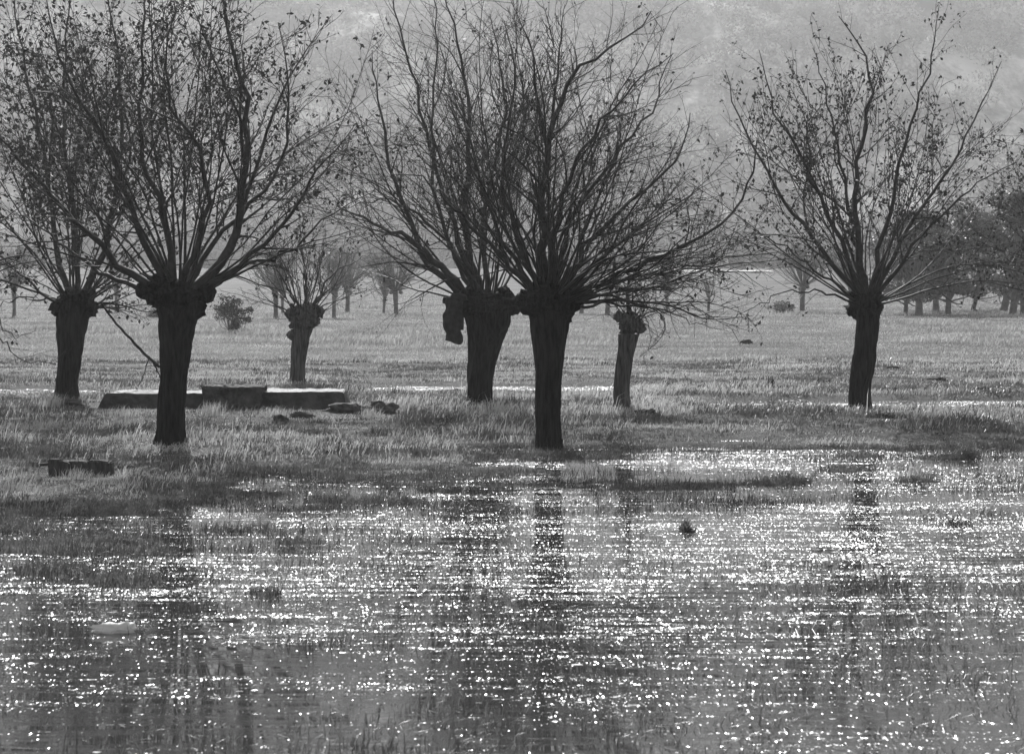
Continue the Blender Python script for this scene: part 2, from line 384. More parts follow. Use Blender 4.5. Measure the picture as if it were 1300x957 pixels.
def grass_field():
    # near meadow
    x, y = scatter(430000, 20, 60, power=.9)
    z = height(x, y)
    pat = fbm(x * .7, y * .9, 71, 4); tuft = fbm(x * 3, y * 3, 72, 2)
    keep = (z > .004) & (rng.uniform(0, 1, len(x)) < .35 + 1.2 * smooth(.3, .7, tuft))
    x, y, z, pat, tuft = x[keep], y[keep], z[keep], pat[keep], tuft[keep]
    hgt = (.025 + .11 * smooth(.45, .7, pat) + .09 * smooth(.55, .8, tuft)) * rng.uniform(.5, 1.4, len(x)) * np.clip(.12 + (z - .015) * 16, .15, 1.0)
    hgt = hgt * (1 - .45 * smooth(33, 52, y))
    ppx = W / 2 + x / y * FPX
    for a0, a1, d0, d1 in ((112, 445, 36.4, 39.2), (50, 150, 23.6, 25.6), (420, 505, 35.2, 37.2)):
        hgt = np.where((ppx > a0) & (ppx < a1) & (y > d0 - 1.8) & (y < d1), hgt * np.where(y > d0, .3, .55), hgt)
    hgt = np.where(rng.uniform(0, 1, len(x)) < .025, hgt * 2.2, hgt)
    dry = fbm(x * .5 + 9, y * 1.1, 81, 4) + rng.normal(0, .09, len(x)) > .56
    wid = .0046 * (.6 + y / 50)
    lean = rng.uniform(.2, 1.3, len(x))
    s = ~dry
    blades('meadow_grass', x[s], y[s], z[s], hgt[s], wid[s], lean[s], M_grass, 'short wind-bent meadow grass growing round the willow trunks')
    s = dry
    blades('dry_grass', x[s], y[s], z[s], hgt[s] * 1.15, wid[s], lean[s], M_drygrass, 'pale dry grass blades mixed through the meadow turf')
    # far meadow
    x, y = scatter(240000, 58, 215, power=1.25)
    z = height(x, y); pat = fbm(x * .12, y * .12, 75, 4)
    hgt = (.05 + .13 * smooth(.5, .75, pat)) * rng.uniform(.5, 1.4, len(x))
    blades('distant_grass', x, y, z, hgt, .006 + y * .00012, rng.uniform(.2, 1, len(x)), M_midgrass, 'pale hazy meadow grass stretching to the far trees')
    # grass standing in the flood water
    x, y = scatter(520000, 10, 30, power=1.0)
    z = height(x, y); cl = fbm(x * 1.1, y * 1.5, 90, 4); cl2 = fbm(x * 5, y * 6, 91, 2)
    pr = smooth(-.09, .0, z) * (.08 + .9 * smooth(.52, .66, cl)) * (.2 + smooth(.45, .6, cl2))
    pr = np.where(z > .0, .9, pr * .6 + .34 * smooth(.40, .62, cl2) * smooth(.38, .6, fbm(x * .7, y * .9, 94, 3)) * (.4 + smooth(13, 22, y)))
    keep = ((z < .03) | (y < 22)) & (rng.uniform(0, 1, len(x)) < pr)
    x, y, z = x[keep], y[keep], z[keep]
    hgt = np.maximum(-z, 0) + rng.uniform(.015, .10, len(x)) * (1 - .35 * smooth(-.03, .03, z)) * (1 + 1.0 * (rng.uniform(0, 1, len(x)) < .06))
    w_ = np.full(len(x), .0026); ln = rng.uniform(.1, 1.3, len(x)); pale = rng.uniform(0, 1, len(x)) < .25 + .6 * smooth(-.03, .02, z)
    for nm, q, mm_, lb in (('flooded_grass', ~pale, M_darkgrass, 'dark wet grass blades poking through the flood water'), ('shore_grass', pale, M_grass, 'paler blades along the water edge and on the low islands')):
        blades(nm, x[q], y[q], z[q], hgt[q], w_[q], ln[q], mm_, lb)
grass_field()

# ------------------------------------------------------------------ pollard trees
def bend_path(p0, d0, L, n, rg, up=.25, wander=.10, zig=0.0):
    p = np.array(p0, float); d = np.array(d0, float); d /= np.linalg.norm(d); pts = [p.copy()]
    st = L / (n - 1); wv = rg.normal(size=3) * wander
    for k in range(n - 1):
        wv = wv * .6 + rg.normal(size=3) * wander
        d = d + wv + np.array([0, 0, up / (n - 1)]) + rg.normal(size=3) * zig
        d /= np.linalg.norm(d); p = p + d * st; pts.append(p.copy())
    return np.array(pts)
def spline(ctrl, n):
    c = np.asarray(ctrl, float); s = np.concatenate([[0], np.cumsum(np.linalg.norm(np.diff(c, axis=0), axis=1))]); s /= s[-1]
    t = np.linspace(0, 1, n)
    if len(c) > 2:   # catmull-rom
        P = np.vstack([2 * c[0] - c[1], c, 2 * c[-1] - c[-2]]); out = []
        for q in t:
            k = min(np.searchsorted(s, q, side='right') - 1, len(c) - 2); k = max(k, 0)
            f = (q - s[k]) / (s[k + 1] - s[k] + 1e-9)
            a, b_, d, e = P[k], P[k + 1], P[k + 2], P[k + 3]
            out.append(.5 * ((2 * b_) + (-a + d) * f + (2 * a - 5 * b_ + 4 * d - e) * f * f + (-a + 3 * b_ - 3 * d + e) * f ** 3))
        return np.array(out)
    return np.stack([np.interp(t, s, c[:, k]) for k in range(3)], 1)

def trunk_mesh(name, pts, rads, material, parent, origin, seed, sides=90, rows=90, ridge=.055, flare=1.32):
    ctr = spline(pts, rows); t = np.linspace(0, 1, rows)
    s0 = np.linspace(0, 1, len(rads)); rr = np.interp(t, s0, rads)
    rr = rr * (1 + (flare - 1) * np.exp(-t * 14))
    an = np.linspace(0, 2 * np.pi, sides, endpoint=False)
    A, T = np.meshgrid(an, t)
    zz = ctr[:, 2][:, None] + 0 * A
    ax = A / (2 * np.pi) * 18
    # periodic ridges
    rd = (np.abs(vnoise(np.mod(ax + vnoise(zz * 3, zz * 0, seed) * 1.5, 18), zz * 1.6, seed + 1) - .5) * 2)
    rd2 = fbm(np.cos(A) * 2 + 5, zz * 2 + np.sin(A) * 2, seed + 2, 3) - .5
    rad = rr[:, None] * (1 + ridge * (1.5 * rd - .6) + .34 * rd2 + .13 * np.cos(A * 4 + seed) * np.exp(-T * 9))
    v = np.stack([ctr[:, 0][:, None] + np.cos(A) * rad, ctr[:, 1][:, None] + np.sin(A) * rad, zz], -1).reshape(-1, 3) - np.asarray(origin)
    i = np.arange(rows - 1)[:, None]; j = np.arange(sides)[None]
    q = np.stack([i * sides + j, i * sides + (j + 1) % sides, (i + 1) * sides + (j + 1) % sides, (i + 1) * sides + j], -1).reshape(-1, 4)
    f = np.concatenate([q.ravel(), np.arange(sides) + (rows - 1) * sides]); fl = np.concatenate([np.full(len(q), 4), [sides]])
    return mesh_np(name, v, f, fl, material, parent, True)

class Grow:
    def __init__(s, rg, knob=.0, leaf=0.0, dens=1.0, twig=1.0, leaf_fn=None, fine=2):
        s.tb = Tubes(); s.rg = rg; s.leaves = []; s.knob = knob; s.leaf = leaf; s.dens = dens; s.twig = twig; s.fine = fine; s.minr = 0
    def shoot(s, path, r0, r1, sides=6, side_from=.22, side_len=.34, gap=.13, lvl=0):
        rg = s.rg; n = len(path); r0 = max(r0, s.minr); r1 = max(r1, s.minr * .8); s.tb.add(path, r0, r1, sides, .8)
        seg = np.linalg.norm(np.diff(path, axis=0), axis=1); L = seg.sum(); cum = np.concatenate([[0], np.cumsum(seg)])
        if lvl >= s.fine:
            if s.leaf and rg.random() < s.leaf * 1.3:
                for _ in range(rg.integers(1, 4)): s.leaves.append(path[-1] + rg.normal(size=3) * .02)
            if s.leaf and rg.random() < s.leaf * .7: s.leaves.append(path[len(path) // 2] + rg.normal(size=3) * .01)
            return
        d_ = L * side_from + rg.uniform(0, gap); side = rg.choice([-1, 1])
        while d_ < L * .985:
            k = min(np.searchsorted(cum, d_), n - 1); k = max(k, 1); f = (d_ - cum[k - 1]) / (cum[k] - cum[k - 1] + 1e-9)
            p = path[k - 1] * (1 - f) + path[k] * f; T = path[k] - path[k - 1]; T /= np.linalg.norm(T)
            pr = rg.normal(size=3); pr -= T * pr.dot(T); pr /= np.linalg.norm(pr); an = rg.uniform(.5, 1.05)
            dd = T * math.cos(an) + pr * math.sin(an); fr = d_ / L
            l = L * side_len * (1.1 - .75 * fr) * rg.uniform(.35, 1.25) * s.twig
            rr = (r0 + (r1 - r0) * fr ** .8) * rg.uniform(.25, .5)
            if lvl == 0 and rg.random() < .11 and fr < .7:
                pth = bend_path(p, T * .9 + pr * .42, L * (1 - fr) * rg.uniform(.7, 1.0), 12, rg, up=.1, wander=.07, zig=s.knob + .03)
                s.tb.add(pth, max(rr * 1.5, .006), .0022, 5)
                cc = np.linspace(2, 10, max(3, int(L * (1 - fr) / .12))).astype(int)
                for q in cc:
                    T2 = pth[q] - pth[q - 1]; T2 /= np.linalg.norm(T2); w = rg.normal(size=3); w -= T2 * w.dot(T2); w /= np.linalg.norm(w)
                    s.shoot(bend_path(pth[q], T2 * .75 + w * .65, rg.uniform(.15, .5), 7, rg, up=.3, wander=.08, zig=s.knob + .03), .005, .0018, 4, .15, .4, .09, 1)
            elif lvl == 0:
                pth = bend_path(p, dd, max(l, .08), 7, rg, up=.25, wander=.09, zig=s.knob + .035)
                s.shoot(pth, max(rr, .0035), .0018, 4, .2, .36, gap * .85, 1)
            else:
                pth = bend_path(p, dd, max(min(l, .3), .05), 4, rg, up=.15, wander=.14, zig=s.knob * 1.5 + .03)
                s.shoot(pth, max(rr * .8, .0024), .0014, 3, lvl=2)
            d_ += gap * rg.uniform(.5, 1.6) / s.dens

def near_tree(name, label, base, trunk, head, limbs=(), fans=(), leaf=.3, leaf_size=.055, knob=.03, seed=1, dens=1.0, group=None, mat_t=None,
              origin_r=.16, twig=1.0, extra_head=(), depth_off=0.0, rb=(.020, .042), ridge=.055):
    """all measured in photo pixels at the depth of the trunk's foot"""
    rg = np.random.default_rng(seed)
    D = depth_of(base[1]); s = D / FPX
    foot = at(base[0], base[1], D); foot[2] = float(height(foot[0], foot[1]))
    org = foot.copy()
    root = empty(name, org, label, 'tree', group)
    pts = [at(a, b_, D) for a, b_, w in trunk]; pts[0] = foot - np.array([0, 0, .12]); rads = [w * .5 * s for a, b_, w in trunk]
    mt = mat_t or M_bark
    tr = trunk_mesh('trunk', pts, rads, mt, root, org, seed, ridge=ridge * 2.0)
    mb = MB()
    hc = at(head[0], head[1], D); hr = np.array([head[2] * s, head[2] * s * .9, head[3] * s]) * 1.03
    for k in range(15):
        d = rg.normal(size=3); d /= np.linalg.norm(d); d[2] *= .9
        lump(mb, hc + d * hr * .62, hr * rg.uniform(.22, .6), 3, .55, 2.6, seed + k)
    lump(mb, hc, hr * np.array([.82, .82, .95]), 4, .3, 2.2, seed + 40)
    for ex, ey, er in extra_head:
        lump(mb, at(ex, ey, D), np.array([er, er, er]) * s, 3, .4, 2.0, seed + int(ex))
    head_ob = mb.build('pollard_head', mt, tr, True, org)
    for k in range(6):
        st_ = Tubes()
        a = rg.uniform(0, 2 * np.pi); d = np.array([math.cos(a), math.sin(a) * .9, rg.uniform(.1, 1.3)]); d /= np.linalg.norm(d)
        q0 = hc + d * hr * .75; st_.add([q0, q0 + d * hr * .25, q0 + d * hr * rg.uniform(.4, .75)], hr[0] * rg.uniform(.14, .24), hr[0] * rg.uniform(.09, .15), 8)
        st_.build('cut_stub', mt, tr, org)
    G = Grow(rg, knob, leaf, dens * .70, twig)
    for lim in limbs:
        pix, r0, r1, dy = lim
        c = np.array([at(a, b_, D) for a, b_ in pix]); c[:, 1] += np.linspace(0, dy, len(c)); 
        c[0] = c[0] * .7 + hc * .3
        pth = spline(c, 18); pth[1:-1] += rg.normal(size=pth[1:-1].shape) * .022
        G.shoot(pth, r0 * s * .60, max(r1 * s * .45, .003), 7, .18, .40, .10)
    for (n, a0, a1, L0, L1, up) in fans:
        # a0..a1 = fan angles in the picture plane from vertical (deg, + right); L in px
        for k in range(n):
            a = R(a0 + (a1 - a0) * (k + rg.uniform(.1, .9)) / n); el = rg.normal(0, .38)
            d = np.array([math.sin(a), math.sin(el), math.cos(a) * .95 + .05]); d /= np.linalg.norm(d)
            o0 = hc + d * hr * rg.uniform(.5, .9) + rg.normal(size=3) * hr * .12
            L = rg.uniform(L0, L1) * s
            pth = bend_path(o0, d, L, 16, rg, up=up * rg.uniform(-.3, 1.1), wander=.045, zig=knob + .03)
            G.shoot(pth, rg.uniform(*rb) * .58, .0024, 6, .18, .36, .10)
    crown = G.tb.build('crown', M_branch, root, org)
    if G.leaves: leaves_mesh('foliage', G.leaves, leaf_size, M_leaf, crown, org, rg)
    return root

# A: back-left pollard
near_tree('pollard_willow', 'dark leafy pollard willow at far left with its trunk left of the stone slabs', (86, 514),
          [(86, 514, 30), (85, 480, 27), (90, 440, 30), (93, 405, 40), (95, 388, 44)], (95, 388, 27, 20),
          limbs=[([(88, 385), (72, 330), (60, 250), (40, 150), (20, 60), (5, -40)], 8, 1, .6),
                 ([(104, 382), (128, 330), (150, 250), (158, 150), (150, 60), (140, -40)], 9, 1, -.5),
                 ([(95, 380), (96, 320), (85, 230), (78, 120), (84, 20), (80, -60)], 7, 1, .3),
                 ([(75, 392), (45, 365), (12, 330), (-30, 290)], 4, 1, -.4), ([(72, 376), (30, 380), (-20, 390)], 3, 1, .2)],
          fans=[(15, -62, 62, 230, 420, .5), (8, -30, 30, 330, 470, .3), (14, 40, 100, 40, 110, .3)], leaf=.42, seed=11, group='pollard willows in the flooded meadow', dens=1.0, leaf_size=.075)
# B: large front-left pollard
near_tree('pollard_willow', 'large dark leafy pollard willow standing before the stone slabs, front left', (214, 570),
          [(214, 571, 38), (218, 520, 34), (222, 460, 33), (226, 410, 40), (226, 388, 58)], (224, 376, 36, 21),
          extra_head=[(186, 368, 13), (262, 372, 12), (205, 358, 13), (248, 392, 13)],
          limbs=[([(250, 370), (288, 325), (304, 270), (311, 150), (296, 80), (280, 10), (262, -50)], 13, 2, .5),
                 ([(262, 374), (320, 325), (370, 275), (410, 215), (452, 165)], 8, 1.2, -.5),
                 ([(262, 380), (310, 335), (365, 318), (420, 268), (470, 242)], 6, 1, .6),
                 ([(190, 372), (150, 335), (95, 280), (50, 225), (5, 175), (-40, 140)], 10, 1.5, -.4),
                 ([(186, 375), (120, 345), (60, 300), (0, 262)], 7, 1, .6),
                 ([(205, 360), (180, 290), (150, 200), (100, 110), (75, 10)], 9, 1.5, -.8),
                 ([(215, 360), (205, 280), (170, 170), (172, 60), (165, -40)], 9, 1.5, .8),
                 ([(232, 358), (262, 280), (256, 190), (215, 120), (225, 0)], 8, 1.5, -.3),
                 ([(240, 362), (275, 300), (345, 220), (362, 120), (345, 20)], 7, 1.3, .8)],
          fans=[(13, -72, 72, 250, 430, .45), (9, -26, 26, 380, 500, .2)], leaf=.30, seed=23, group='pollard willows in the flooded meadow', dens=1.05, leaf_size=.06)
# C: small knobbed pollard behind slabs
near_tree('pollard_willow', 'small pollard willow with fat knobbly head and short bare shoots behind the right-hand slab', (378, 491),
          [(377, 492, 19), (378, 465, 19), (381, 435, 21), (383, 418, 27)], (386, 404, 18, 17),
          extra_head=[(372, 398, 9), (402, 396, 9), (372, 425, 7)],
          limbs=[([(386, 395), (388, 350), (380, 300), (392, 262)], 3, .7, .3), ([(378, 395), (352, 340), (338, 318)], 3, .7, -.2), ([(395, 392), (420, 350), (456, 330), (470, 322)], 3, .6, .2)],
          fans=[(24, -75, 75, 70, 130, .3), (14, -35, 40, 90, 145, .2)], leaf=.02, seed=31, group='pollard willows in the flooded meadow', knob=.04, rb=(.014, .024), twig=.8, dens=.75, mat_t=M_barkpale, ridge=.09)
# D: leaning centre-back
near_tree('pollard_willow', 'bare leaning pollard willow in the centre with a dark garment hung from its head', (607, 520),
          [(606, 520, 34), (610, 480, 31), (616, 440, 33), (620, 410, 44), (618, 396, 60)], (616, 386, 38, 17),
          extra_head=[(584, 388, 12), (652, 388, 12), (640, 376, 12), (596, 374, 11)],
          limbs=[([(598, 384), (565, 345), (520, 305), (470, 282), (430, 262)], 11, 1.5, -.5),
                 ([(590, 380), (545, 335), (515, 270), (487, 180), (470, 60)], 9, 1.3, .5),
                 ([(600, 374), (560, 300), (500, 255), (425, 262)], 6, 1, .8),
                 ([(608, 372), (590, 290), (595, 200), (588, 90), (560, -20)], 10, 1.5, .6),
                 ([(605, 374), (570, 270), (535, 140), (505, 20), (500, -30)], 7, 1.2, -.6),
                 ([(600, 372), (560, 280), (545, 160), (555, 40), (540, -40)], 6, 1.2, .9),
                 ([(622, 372), (615, 280), (640, 150), (622, 20)], 7, 1.2, -.2)],
          fans=[(18, -74, 40, 220, 390, .45), (8, -25, 25, 330, 460, .2)], leaf=.04, seed=47, group='pollard willows in the flooded meadow', knob=.035, dens=.95)
# E: main centre-front
near_tree('pollard_willow', 'broad bare pollard willow in the centre front, its branches sweeping low to the right', (697, 571),
          [(696, 573, 35), (696, 520, 32), (697, 460, 32), (698, 418, 40), (698, 395, 54)], (697, 385, 33, 25),
          extra_head=[(668, 380, 13), (728, 384, 13), (716, 398, 12), (690, 365, 14)],
          limbs=[([(725, 380), (790, 345), (850, 318), (915, 285), (945, 235), (955, 180)], 8, 1.5, -.6),
                 ([(715, 372), (745, 310), (800, 255), (860, 205), (880, 140)], 9, 1.3, .5),
                 ([(728, 385), (790, 355), (850, 345), (925, 330), (990, 320)], 5, 1, .3),
                 ([(728, 392), (790, 385), (860, 395), (900, 405)], 4, .8, -.6),
                 ([(695, 362), (690, 290), (695, 200), (720, 110), (760, 70), (800, 45), (828, 12)], 13, 1.5, .2),
                 ([(700, 362), (708, 280), (740, 190), (800, 115), (850, 75)], 8, 1.2, -.7),
                 ([(685, 365), (655, 300), (640, 210), (655, 100), (640, 20)], 8, 1.2, .6),
                 ([(670, 372), (625, 310), (575, 265), (540, 230), (500, 225)], 7, 1.1, -.8),
                 ([(675, 368), (630, 290), (600, 190), (580, 110)], 7, 1.1, .8),
                 ([(705, 362), (730, 270), (790, 190), (835, 130), (860, 60)], 8, 1.2, .9)],
          fans=[(34, -52, 84, 220, 330, .35), (14, 30, 92, 170, 270, .25), (9, -30, 35, 330, 430, .2)], leaf=.06, seed=59, group='pollard willows in the flooded meadow', knob=.05, dens=1.15, twig=1.05)
# F: thin one
near_tree('pollard_willow', 'slim pollard willow stem with patches of pale wood and one upright shoot, right of centre', (793, 527),
          [(793, 530, 23), (789, 500, 19), (791, 470, 18), (796, 440, 21), (799, 424, 25)], (799, 411, 13, 14),
          extra_head=[(812, 416, 8), (786, 402, 7)],
          limbs=[([(798, 400), (799, 365), (800, 330), (803, 280)], 6, 1, .1), ([(803, 402), (835, 395), (880, 410), (915, 418)], 2.2, .7, -.3),
                 ([(790, 400), (760, 375), (730, 370)], 2, .6, .2)],
          fans=[(20, -75, 75, 14, 60, .3), (5, 20, 80, 60, 110, .2)], leaf=.02, seed=61, group='pollard willows in the flooded meadow', knob=.05, rb=(.008, .014), twig=.7, mat_t=M_barkpale, ridge=.08)
# G: right
near_tree('pollard_willow', 'pollard willow with leafy rounded fan of straight shoots standing alone at right', (1093, 526),
          [(1093, 527, 28), (1092, 490, 26), (1097, 450, 28), (1101, 410, 29), (1101, 395, 29)], (1100, 390, 22, 18),
          limbs=[([(1090, 380), (1050, 325), (1000, 265), (965, 210), (935, 150), (918, 92)], 7, 1, -.4),
                 ([(1094, 378), (1065, 300), (1020, 205), (985, 130), (968, 60)], 7, 1, .5),
                 ([(1098, 375), (1090, 290), (1088, 220), (1108, 110), (1085, 50), (1066, 20)], 9, 1.2, .1),
                 ([(1104, 376), (1122, 290), (1150, 170), (1180, 70), (1185, 12)], 7, 1, -.5),
                 ([(1108, 380), (1150, 300), (1215, 200), (1278, 75)], 7, 1, .4),
                 ([(1110, 384), (1170, 300), (1240, 235), (1292, 200)], 6, 1, -.3),
                 ([(1086, 386), (1040, 372), (985, 374), (925, 408)], 3, .8, -.5),
                 ([(1088, 382), (1030, 335), (960, 290), (935, 270)], 4, .8, .5),
                 ([(1096, 376), (1080, 260), (1055, 120), (1040, 55)], 6, 1, .8)],
          fans=[(22, -72, 74, 230, 350, .35), (8, -25, 25, 290, 370, .1)], leaf=.55, seed=73, group='pollard willows in the flooded meadow', knob=.012, dens=.8, twig=.8, rb=(.014, .030), leaf_size=.06)
# H: just beyond the left edge, only twigs in view
near_tree('pollard_willow', 'pollard willow off the left edge, only its thin drooping twigs reaching into view', (-95, 540),
          [(-95, 542, 32), (-96, 480, 29), (-94, 420, 40)], (-94, 400, 30, 20),
          limbs=[([(-70, 398), (-20, 400), (10, 440), (35, 458), (75, 462)], 3, .8, -.2), ([(-70, 392), (-30, 380), (10, 425), (40, 420)], 3, .7, .3), ([(-75, 386), (-20, 350), (20, 325), (40, 290)], 3, .8, .2)],
          fans=[(20, -60, 60, 200, 330, .4)], leaf=.1, seed=83, group='pollard willows in the flooded meadow', dens=.8)
# I: beyond right edge
near_tree('pollard_willow', 'leafy pollard willow off the right edge, only outer leafy twigs in view', (1440, 516),
          [(1440, 517, 28), (1440, 470, 26), (1440, 400, 33)], (1440, 385, 22, 16),
          limbs=[([(1430, 380), (1370, 310), (1320, 250), (1288, 190)], 4, 1, -.4), ([(1430, 384), (1360, 340), (1300, 300), (1275, 262)], 4, .8, .5), ([(1430, 386), (1360, 370), (1300, 365)], 3, .8, 0)],
          fans=[(24, -74, 40, 190, 320, .35)], leaf=.6, seed=97, group='pollard willows in the flooded meadow', dens=.7)

# ------------------------------------------------------------------ far pollards (three forms, copied)
def far_pollard(px, py, hpx, seed, n, label, spreadf=.5, wid=.12, dark=1):
    rg = np.random.default_rng(seed); D = depth_of(py); p = at(px, py, D); p[2] = float(height(p[0], p[1])); s = (CAMH - p[2]) / ( (py - HORIZ)) if py > HORIZ + 20 else D / FPX
    s = D / FPX; Hh = hpx * s; th = Hh * .36
    root = empty('distant_pollard', p, label, 'tree', 'small hazy pollards across the far meadow')
    lean = rg.uniform(-.05, .05)
    r = Hh * wid * .36
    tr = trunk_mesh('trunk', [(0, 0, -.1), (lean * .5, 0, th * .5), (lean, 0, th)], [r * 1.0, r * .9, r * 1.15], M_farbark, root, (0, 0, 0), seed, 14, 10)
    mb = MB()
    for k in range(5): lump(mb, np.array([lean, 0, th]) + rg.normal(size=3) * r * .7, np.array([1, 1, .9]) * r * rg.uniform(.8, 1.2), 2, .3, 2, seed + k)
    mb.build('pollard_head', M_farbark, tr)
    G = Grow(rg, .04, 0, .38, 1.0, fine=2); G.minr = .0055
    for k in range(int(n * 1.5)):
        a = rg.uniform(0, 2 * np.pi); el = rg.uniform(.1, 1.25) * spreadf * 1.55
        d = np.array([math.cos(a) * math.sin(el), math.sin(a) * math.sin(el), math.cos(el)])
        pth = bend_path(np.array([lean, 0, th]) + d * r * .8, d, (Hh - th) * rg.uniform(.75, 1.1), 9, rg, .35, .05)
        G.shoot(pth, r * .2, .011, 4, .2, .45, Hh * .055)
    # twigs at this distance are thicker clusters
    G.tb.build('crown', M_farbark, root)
    return root
far_pollard(503, 406, 84, 3, 46, 'round-crowned hazy pollard, the fullest of the pair behind the gap left of the centre willows', .62, .10)
far_pollard(487, 404, 52, 4, 22, 'slim small pollard close beside the full round-crowned hazy one', .45, .09)
far_pollard(441, 402, 76, 5, 32, 'hazy pollard right beside the small knobbly-headed willow, farther of two', .5, .10)
far_pollard(424, 409, 78, 6, 34, 'hazy pollard showing through the right shoots of the small knobbly-headed willow', .5, .09)
far_pollard(350, 409, 84, 7, 36, 'taller hazy pollard of the close pair left of the small knobbly-headed willow', .5, .10)
far_pollard(359, 404, 60, 8, 20, 'shorter trunk of the close hazy pair left of the small knobbly-headed willow', .4, .09)
far_pollard(738, 404, 70, 9, 28, 'hazy pollard seen just right of the broad central willow trunk', .5, .12)
far_pollard(771, 406, 78, 10, 30, 'hazy pollard between the broad central willow and the slim one', .5, .12)
far_pollard(847, 403, 66, 12, 34, 'hazy pollard with rounded twiggy crown right of the slim willow stem', .6, .09)
far_pollard(899, 402, 44, 13, 12, 'tiny pollard with thick trunk and few shoots, alone in the pale field', .3, .12)
far_pollard(1018, 402, 88, 14, 40, 'leaning hazy pollard with wide crown left of the leafy right-hand willow', .65, .10)
far_pollard(1080, 405, 90, 15, 30, 'hazy pollard half hidden behind the trunk of the leafy right-hand willow', .5, .10)
far_pollard(18, 408, 92, 16, 30, 'hazy pollard in the gap at the far left edge of the meadow', .5, .07)
far_pollard(148, 402, 70, 18, 22, 'faint pollard between the two big left-hand willows', .5, .08)

# ------------------------------------------------------------------ leafy grove at right + hedge trees
def bushy(name, label, px, py, hpx, wpx, seed, group, trunk_h=.2, nleaf=2600, mat_l=None, leaf=.16, cat='tree', lean=0, tr=.035):
    rg = np.random.default_rng(seed); D = depth_of(py) if py > HORIZ + 6 else None
    if D is None: D = 250 + (HORIZ + 6 - py) * 6
    p = at(px, py, D); p[2] = float(height(p[0], p[1])); s = D / FPX; Hh = hpx * s; Wd = wpx * s
    root = empty(name, p, label, cat, group)
    if cat == 'tree':
        trunk_mesh('trunk', [(0, 0, -.2), (lean * .5, 0, Hh * trunk_h * .6), (lean, 0, Hh * .5)], [Hh * tr, Hh * tr * .8, Hh * tr * .5], M_farbark, root, (0, 0, 0), seed, 12, 10)
    G = Grow(rg, .05, 0, .4, 1.0, fine=1); pts = []
    ncl = 26
    cls = []
    for k in range(ncl):
        a = rg.uniform(0, 2 * np.pi); rr = math.sqrt(rg.uniform(.02, 1)) * .5; zf = rg.uniform(0, 1)
        prof = math.sin(math.pi * min(1, .18 + zf * .78)) ** .6
        c = np.array([math.cos(a) * rr * Wd * prof + lean, math.sin(a) * rr * Wd * prof, Hh * (trunk_h + (1 - trunk_h) * (.06 + zf * .86))])
        cls.append(c)
        st = np.array([lean * .7, 0, Hh * trunk_h * rg.uniform(.7, 1.3)])
        pth = spline([st, (st + c) / 2 + rg.normal(size=3) * Wd * .05 + np.array([0, 0, -.05 * Hh]), c], 8)
        G.shoot(pth, Hh * .008, .01, 4, .3, .3, Hh * .06)
        m_ = int(nleaf / ncl * rg.uniform(.5, 1.5)); sz = Wd * rg.uniform(.07, .15)
        q = rg.normal(size=(m_, 3)); q /= np.linalg.norm(q, axis=1, keepdims=True); q *= rg.uniform(.2, 1, (m_, 1)) ** .5 * sz * np.array([1.2, 1.2, .75])
        pts.append(c + q)
    cr = G.tb.build('crown' if cat == 'tree' else 'stem', M_farbark, root)
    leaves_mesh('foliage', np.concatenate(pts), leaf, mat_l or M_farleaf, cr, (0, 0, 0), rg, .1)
    return root
GR = 'dense leafy trees of the right-hand grove'
specs = [(1150, 404, 112, 95, 0, 'first tree of the right-hand grove, nearest the lone leafy willow'),
         (1166, 406, 130, 80, -.1, 'grove tree with a slim dark trunk second from the lone willow'),
         (1189, 401, 122, 70, .1, 'grove tree with close twin-looking trunk in the densest dark clump'),
         (1202, 405, 138, 95, 0, 'tall grove tree with darkest foliage in the middle of the clump'),
         (1232, 400, 118, 90, .3, 'grove tree behind the open gap under the branches'),
         (1270, 402, 128, 80, .5, 'grove tree with its trunk leaning right, beyond the gap'),
         (1284, 406, 150, 85, 0, 'upright grove tree second from the right edge of the view'),
         (1300, 405, 150, 90, 0, 'grove tree cut by the right edge of the view'),
         (1340, 404, 150, 110, 0, 'grove tree beyond the right edge with only its crown reaching in')]
for k, (a, b_, h_, w_, ln, lb) in enumerate(specs):
    bushy('leafy_tree', lb, a, b_, h_ * 1.08, w_ * 1.3, 200 + k, GR, .14, 6500, None, .17, lean=ln * 1.5 + .25 * math.sin(k * 2.3), tr=.024 + .012 * ((k * 7) % 4) / 3)
bushy('shrub', 'leafless upright shrub in the meadow between the two nearest left willows and slabs', 290, 427, 50, 62, 301, None, .05, 2600, M_leaf, .08, cat='bush')
bushy('shrub', 'low dark shrub in pale grass left of the lone leafy willow', 992, 403, 13, 36, 302, None, .02, 900, None, .10, cat='bush')
bushy('shrub', 'low faint shrub between the two big left willow trunks', 200, 409, 12, 30, 303, None, .02, 500, None, .10, cat='bush')
HG = 'round hazy trees along the foot of the hill'
hed = [(893, 341, 24, 30, 'round hazy tree beside the bright far strip at the hill foot'), (935, 338, 18, 30, 'hazy tree above the bright far strip'), (968, 338, 22, 34, 'hazy round tree right of the bright far strip'),
       (1005, 340, 26, 40, 'hazy hill-foot tree behind the lone willow left shoots'), (1050, 340, 24, 44, 'hazy hill-foot tree behind the lone willow head'), (470, 340, 20, 34, 'hazy hill-foot tree above the full round far pollard'),
       (430, 339, 24, 40, 'hazy hill-foot tree behind the small knobbly-headed willow'), (330, 340, 26, 44, 'hazy hill-foot tree above the leafless upright shrub'), (530, 341, 18, 36, 'hazy hill-foot tree beside the low left limb of the leaning willow'),
       (850, 341, 20, 40, 'hazy hill-foot tree among the low right branches of the broad willow'), (40, 340, 28, 50, 'hazy hill-foot tree near the left edge'), (260, 339, 20, 40, 'hazy hill-foot tree right of the big front-left willow head')]
